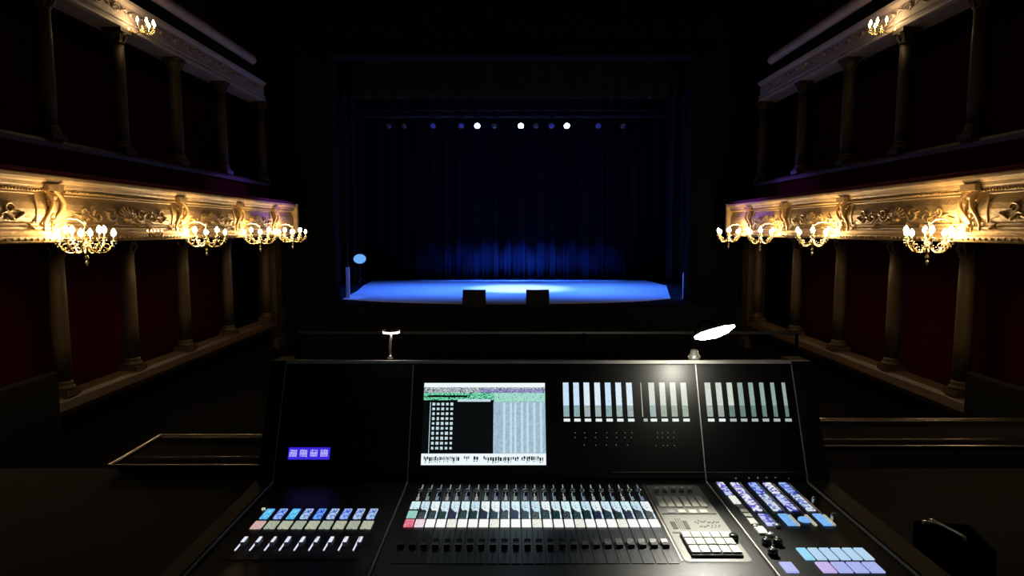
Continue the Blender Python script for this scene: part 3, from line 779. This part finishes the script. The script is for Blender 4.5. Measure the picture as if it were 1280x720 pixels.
# ---- left bay: nine strips
bl = [glow('blue_key_'+str(k), c, 1., d, .46, 150) for k, (c, d) in enumerate([((.08,.42,.85),(.2,.7,.9)), ((.14,.38,.92),(.02,.05,.45)), ((.30,.48,.95),(.03,.06,.5)), ((.42,.58,.85),(.05,.10,.4))])]
be = [glow('beige_key_'+str(k), c, .8, d, .42, 330) for k, (c, d) in enumerate([((.62,.66,.50),(.25,.27,.18)), ((.52,.58,.45),(.22,.25,.18)), ((.70,.42,.38),(.85,.75,.7))])]
wl = glow('fader_glint', (.80,.84,1), .95)  # glowing white painted for light reflected in the slots and off the caps
xs0 = at_z(323, 657, CZ).x; xs1 = at_z(459, 657, CZ).x
for i in range(9):
    x = xs0 + (xs1-xs0)*i/8 - ox; hw = (xs1-xs0)/8*.42
    st_ = MB().box(-hw*1.1, hw*1.1, Y_(700), Y_(632), hz_, hz_+.0012).build('channel_strip', M['cons'], K, (x, 0, 0))
    MB().box(-hw*.78, hw*.62, Y_(649.5), Y_(637.5), hz_+.0012, hz_+.004, 0, .0006).build('name_display', bl[min(3, (i*2+i//3) % 4 if i < 7 else 3)] if i else bl[0], st_)
    MB().box(-hw*.92, hw*.92, Y_(662), Y_(653), hz_+.0012, hz_+.0045, 0, .0008).build('mute_button', be[2 if i == 0 else i % 2], st_)
    MB().box(-.0016, .0016, Y_(699), Y_(668), hz_+.0008, hz_+.0016).build('fader_slot', M['slot'], st_)
    MB().box(-.0050, -.0018, Y_(689), Y_(672), hz_+.0014, hz_+.0030).build('fader_glint', wl, st_)
    yc = Y_(680)
    h2 = .004 if i % 3 else .003
    cp_ = MB().prism_x([(yc-.018, hz_+.002), (yc-.016, hz_+.012), (yc, hz_+.009), (yc+.012, hz_+.013), (yc+.014, hz_+.002)], .001, .001+hw*.62).build('fader_cap', M['cap'], st_)
    MB().prism_x([(yc-.0165, hz_+.0125), (yc+.011, hz_+.0130), (yc+.011, hz_+.0137), (yc-.0165, hz_+.0135)], .002+(i*7 % 3)*.001, .001+hw*.60).build('cap_line', wl, cp_)
p = surf(329.5, 637)
MB().lathe([(.0052,0),(.0050,.004),(.0012,.005)], (p.x, p.y, hz_), 14).build('bank_button', glow('cream_ring', (.75,.80,.62), .9, (.1,.1,.1), .45, 300), K)

# ---- master section beside the centre strips
def q4(u0, v0, u1, v1, umid=None):
    """rectangle on the surface: x at the middle row, y from the rows"""
    vm = (v0+v1)/2; a = at_z(u0, vm, CZ).x-ox; b_ = at_z(u1, vm, CZ).x-ox
    return a, b_, Y_(v1), Y_(v0)
xa = at_z(819.5, 606, CZ).x-ox; 
a = at_z(829, 650, CZ).x-ox; b_ = at_z(903, 650, CZ).x-ox
y0, y1 = Y_(703), Y_(607); rr = .014
pts = []
for cx, cy, a0 in ((b_-rr, y1-rr, 0), (a+rr, y1-rr, pi/2), (a+rr, y0+rr, pi), (b_-rr, y0+rr, 1.5*pi)):
    for k in range(6): t_ = a0+pi/2*k/5; pts.append((cx+rr*cos(t_), cy+rr*sin(t_)))
mp = MB().prism_z(pts, hz_, hz_+.0016)
mp = mp.build('master_section', M['mod'], K)
pts2 = [((x-(a+b_)/2)*1.035+(a+b_)/2, (y-(y0+y1)/2)*1.018+(y0+y1)/2) for x, y in pts]
MB().prism_z(pts2, hz_, hz_+.0007).build('section_outline', M['slot'], mp)
wd = b_-a
for k in range(5):
    x = a + wd*(.12+.155*k)
    MB().lathe([(.0075,0),(.0070,.012),(.0045,.014),(.0005,.0145)], (x+.004, Y_(615.5), hz_+.0016), 12).build('encoder', M['key'], mp)
for k in range(6):
    x = a + wd*(.06+.145*k)
    MB().box(x, x+wd*.115, Y_(635), Y_(622), hz_+.0016, hz_+.005, 0, .001).build('key', M['key'], mp)
for k in range(4):
    x = a + wd*(.14+.19*k)
    MB().box(x, x+wd*.13, Y_(642), Y_(638), hz_+.0016, hz_+.003).build('caption_plate', M['cap'] if k == 0 else M['key'], mp)
MB().box(a+.004, b_-.006, Y_(643.8), Y_(642.6), hz_+.0016, hz_+.0024).box(a+.006, b_-.014, Y_(667.3), Y_(665.8), hz_+.0016, hz_+.0024).build('groove', M['slot'], mp)
g = MB(); g.box(a+wd*.09, a+wd*.17, Y_(662), Y_(653), hz_+.0016, hz_+.0026)
g.box(a+wd*.30, a+wd*.37, Y_(662), Y_(652), hz_+.0016, hz_+.0026)
for k in range(3): g.box(a+wd*(.20+.035*k), a+wd*(.21+.035*k), Y_(662), Y_(649), hz_+.0016, hz_+.0024)
for k in range(12):
    x = a+wd*(.50+.035*k); yk = Y_(651+rnd.uniform(0, 3)); g.box(x, x+wd*.022, yk-.006, yk, hz_+.0016, hz_+.0024)
    x = a+wd*(.54+.030*k); yk = Y_(657+rnd.uniform(0, 3)); g.box(x, x+wd*.018, yk-.005, yk, hz_+.0016, hz_+.0024)
g.build('panel_print', M['slot'], mp)
# raised keypad
ka, kb = a+wd*.13, a+wd*.90
MB().box(ka, kb, Y_(698), Y_(670), hz_+.0016, hz_+.008, 0, .001).build('keypad_base', M['slot'], mp)
for r in range(3):
    for c in range(5):
        xk = ka + (kb-ka)*(c+.06)/5; w = (kb-ka)/5*.90
        v1 = (677, 686, 696.5)[r]; v0 = (670.5, 678.5, 687.5)[r]
        MB().box(xk, xk+w, Y_(v1), Y_(v0), hz_+.008, hz_+.0125, 0, .0012).build('keypad_key', M['key'], mp)
MB().lathe([(.012,0),(.011,.014),(.008,.016)], (b_-.010, Y_(676), hz_+.0016), 14).build('jog_knob', M['knob'], mp)
# narrow caps closing the strips at the right end
MB().box(a-.008, a-.004, Y_(702), Y_(607), hz_, hz_+.0016).build('section_edge', M['alu_dim'], mp)

# ---- right bay
vio = [glow('violet_cell_'+str(k), c, 1.0, d, .47, 95) for k, (c, d) in enumerate([((.80,.84,.86),(.10,.08,.60)), ((.55,.62,.92),(.06,.05,.45)), ((.35,.50,.90),(.05,.06,.5)), ((.62,.72,.80),(.08,.10,.45))])]
sky = glow('sky_key', (.18,.45,.90), .95, (.35,.6,.95), .4, 200)
cols = [(.824, 4), (.881, 0), (.951, 0), (1.009, 0), (1.072, 0)]
def xr(ratio, v): return at_z(640+ratio*(v-288), v, CZ).x-ox
cs = [xr(c, 630) for c, _ in cols]
for k, x in enumerate(cs[1:]):
    w = .0145
    for j, (v0, v1) in enumerate(((604.5, 617), (619, 639), (643.5, 657.5))):
        m = vio[(k*2+j) % 4] if j < 2 else (sky if k else vio[1])
        if k == 0: m = vio[0] if j < 2 else vio[1]
        sh = 0 if j < 2 else .002
        if j == 2 and k == 2:
            MB().lathe([(.0165,0),(.0160,.004),(.010,.005),(.001,.0052)], (x, (Y_(v0)+Y_(v1))/2, hz_), 16).build('lit_knob', sky, K)
        else:
            MB().box(x-w+sh, x+w*.55+sh, Y_(v1), Y_(v0), hz_, hz_+.004, 0, .001).build('assign_display', m, K)
    MB().box(x+w*.85, x+w*1.05, Y_(657), Y_(604), hz_, hz_+.005).build('reflection_bar', M['brass'] if k > 1 else M['alu'], K)  # slim bar put in for the yellowish reflection between the cells
    if k: MB().box(x+w*.75, x+w*1.25, Y_(657.5), Y_(645), hz_, hz_+.005, 0, .001).build('side_key', be[0], K)
x = cs[0]
for v0, v1, dx, m in ((604, 612, 0, vio[0]), (612.8, 619, 0, vio[1]), (621, 630, .002, wb[1]), (631.5, 636, .003, M['key']), (637.5, 641.5, .003, M['key']), (643, 647, .003, M['key']), (649, 656, .002, M['key'])):
    MB().box(x-.011+dx, x+.008+dx, Y_(v1), Y_(v0), hz_, hz_+.004, 0, .001).build('select_button', m, K)
MB().box(x-.010, x+.014, Y_(669), Y_(660), hz_, hz_+.006, 0, .001).build('select_button', M['key'], K)
for u, v, r, h, m in ((963, 671, .009, .010, 'silver'), (958, 681, .012, .016, 'knob'), (972, 681.5, .012, .016, 'knob'), (966, 694, .012, .016, 'knob'), (1017, 631, .006, .022, 'silver'), (1041, 652, .006, .022, 'silver'), (944, 660, .006, .008, 'silver'), (972, 660, .007, .010, 'silver')):
    p = surf(u, v)
    o = MB().lathe([(r,0),(r*.95,h*.8),(r*.8,h),(r*.1,h*1.02)], (p.x, p.y, hz_), 16).build('rotary_knob', M[m], K)
    MB().box(p.x-.0008, p.x+.0008, p.y, p.y+r*.8, hz_+h*1.0, hz_+h*1.06).build('pointer', M['white'], o)
for u, v in ((919, 601), (935, 600.5), (946, 600.5), (957, 600), (968, 600), (985, 601)):
    x, tt_ = pan(u, v-3)
    MB().lathe([(.0035,0),(.003,.008),(.0005,.009)], (x, tt_, .002), 10).xf(PM).build('gain_knob', M['silver'], K)
ky = [glow('cyan_key', (.30,.70,.95), .95, (.35,.72,.95), .3, 60), glow('ice_key', (.45,.68,.92), .95, (.6,.75,.85), .35, 200), glow('pink_key', (.62,.48,.90), .9, (.62,.48,.9), .3, 60), glow('violet_key', (.42,.48,.92), .92, (.4,.48,.92), .3, 60)]
for k in range(6):
    x0, x1, ya, yb = q4(1001+14.6*k, 686.3, 1012.6+14.6*k, 700.3)
    MB().box(x0, x1, ya, yb, hz_, hz_+.004, 0, .001).build('lit_key', ky[0 if k == 0 else 1], K)
for k in range(4):
    x0, x1, ya, yb = q4(1024+19.8*k, 704, 1040.8+19.8*k, 716.5)
    MB().box(x0, x1, ya, yb, hz_, hz_+.004, 0, .001).build('lit_key', ky[2 if k == 0 else 3], K)
x0, x1, ya, yb = q4(978.5, 704, 994, 716.5)
MB().box(x0, x1, ya, yb, hz_, hz_+.004, 0, .001).build('lit_key', ky[3], K)

# ================================================================= CONSOLE LAMPS
lampm = glow('lamp_white', (1, .96, .82), 30)
def lamp(label, bu, hx, hy, hzz, axis, length, rad, lens, path):
    bp = at_y(bu, 450, TYp+.03); base = Vector((bp.x, TYp+.035, TZp-.006))
    t = thing('gooseneck_lamp', label, 'lamp', base)
    kk = .45 if lens == 'small' else 1.
    MB().lathe([(.020*kk,0),(.020*kk,.012*kk),(.014*kk,.018*kk),(.012*kk,.030*kk),(.006*kk,.034*kk)], (0, 0, .006), 16).build('socket', M['silver'], t)
    h = Vector((hx, hy, hzz)) - base
    MB().tube([Vector(p) for p in path(h)], .0042, 8).build('gooseneck', M['alu_dim'] if lens == 'small' else M['neck'], t)
    ax = Vector(axis).normalized()
    return t, h, ax
# right lamp: bar head over the master section
hp = at_y(893, 415, 1.93)
t, h, ax = lamp('bright white gooseneck lamp over the right half of the console', 868, hp.x, hp.y, hp.z, (1, 0, .28), .12, .02, 'big',
    lambda h: [(0,0,.03),(0,.004,.07),(.004,.002,.10),(.016,-.03,.135),(h.x*.6,h.y*.55,h.z+.018),(h.x*.9,h.y*.9,h.z+.022),(h.x,h.y,h.z+.012)])
q = Vector((1, 0, 0)).rotation_difference(ax).to_matrix().to_4x4()
hood = MB(); n = 12; L_ = .052
vs = []
for i in range(13):
    tt_ = i/12; xx = -L_+2*L_*tt_; r = .019*sqrt(max(.02, 1-(2*tt_-1)**4))
    for k in range(9):
        a = pi*k/8; vs.append((xx, r*cos(a), r*sin(a)*.75+.004))
    for k in range(9):
        a = pi*(8-k)/8; vs.append((xx, (r-.0015)*cos(a), (r-.0015)*sin(a)*.75+.0025))
fs = []
for i in range(12):
    for k in range(18): fs.append((i*18+k, i*18+(k+1) % 18, (i+1)*18+(k+1) % 18, (i+1)*18+k))
fs.append(tuple(range(18))); fs.append(tuple(range(12*18, 13*18)))
hood.add(vs, fs, 0, True)
tilt = Matrix.Rotation(radians(-38), 4, 'X')
HM = Matrix.Translation(h) @ q @ tilt
hd_ = hood.xf(HM).build('lamp_head', M['alu_dim'], t)
MB().tube([(-.058,0,-.001),(-.04,0,-.002),(0,0,-.003),(.035,0,-.002),(.060,0,.002)], [.004,.0115,.0150,.0110,.003], 12).xf(HM).build('light_tube', lampm, hd_)
spot('console_lamp_spill', Vector((hp.x-.04, hp.y+.05, hp.z-.055)), (hp.x-.08, 2.15, 1.16), 3.0, (1, .97, .80), 125, 1., .025)
spot('console_lamp_beam', Vector((hp.x-.02, hp.y-.04, hp.z-.035)), (.47, 1.54, CZ), 38, (1, .97, .82), 62, 1., .02)
# left lamp: small, seen edge on
hp2 = at_y(489, 415, TYp+.02)
t, h, ax = lamp('small gooseneck lamp on the top edge of the console, left side', 487.5, hp2.x, hp2.y, hp2.z, (1, 0, .05), .05, .01, 'small',
    lambda h: [(0,0,.012),(0,0,.05),(h.x*.5,h.y*.4,.07),(h.x,h.y,h.z)])
hd_ = MB().lathe([(.004,0),(.026,.002),(.030,.005),(.014,.009),(.004,.011)], h, 16).build('lamp_head', M['silver'], t)
MB().lathe([(.027,-.003),(.027,.0015)], h, 16).build('light_disc', glow('small_lamp_white', (1, .98, .9), 6), hd_)
point('console_lamp_light', Vector((hp2.x, hp2.y, hp2.z-.012)), .12, (1, .97, .92), .01)

# added fill lights, no fixtures: faint ambient over the stalls, faint fill behind the console
point('ambient_fill', (0, 7, 9.5), 8, (1, .66, .38), .5)
point('desk_fill', (.3, -1.6, 3.2), .4, (1, .82, .5), .3)

w = bpy.data.worlds.new('World'); SC.world = w; w.use_nodes = True
w.node_tree.nodes['Background'].inputs[0].default_value = (.0, .0, .0, 1)
# ================================================================= CAMERA
cam = bpy.data.cameras.new('camera'); co = bpy.data.objects.new('camera', cam); COL.objects.link(co)
cam.sensor_width = 36; cam.lens = F/1280*36; cam.clip_start = .05; cam.clip_end = 200
co.location = (0, 0, CAMZ); co.rotation_euler = (pi/2 - TH, 0, 0)
SC.camera = co
vs_ = SC.view_settings
vs_.view_transform = 'Standard'; vs_.look = 'None'; vs_.exposure = 0; vs_.gamma = 1; vs_.use_curve_mapping = False
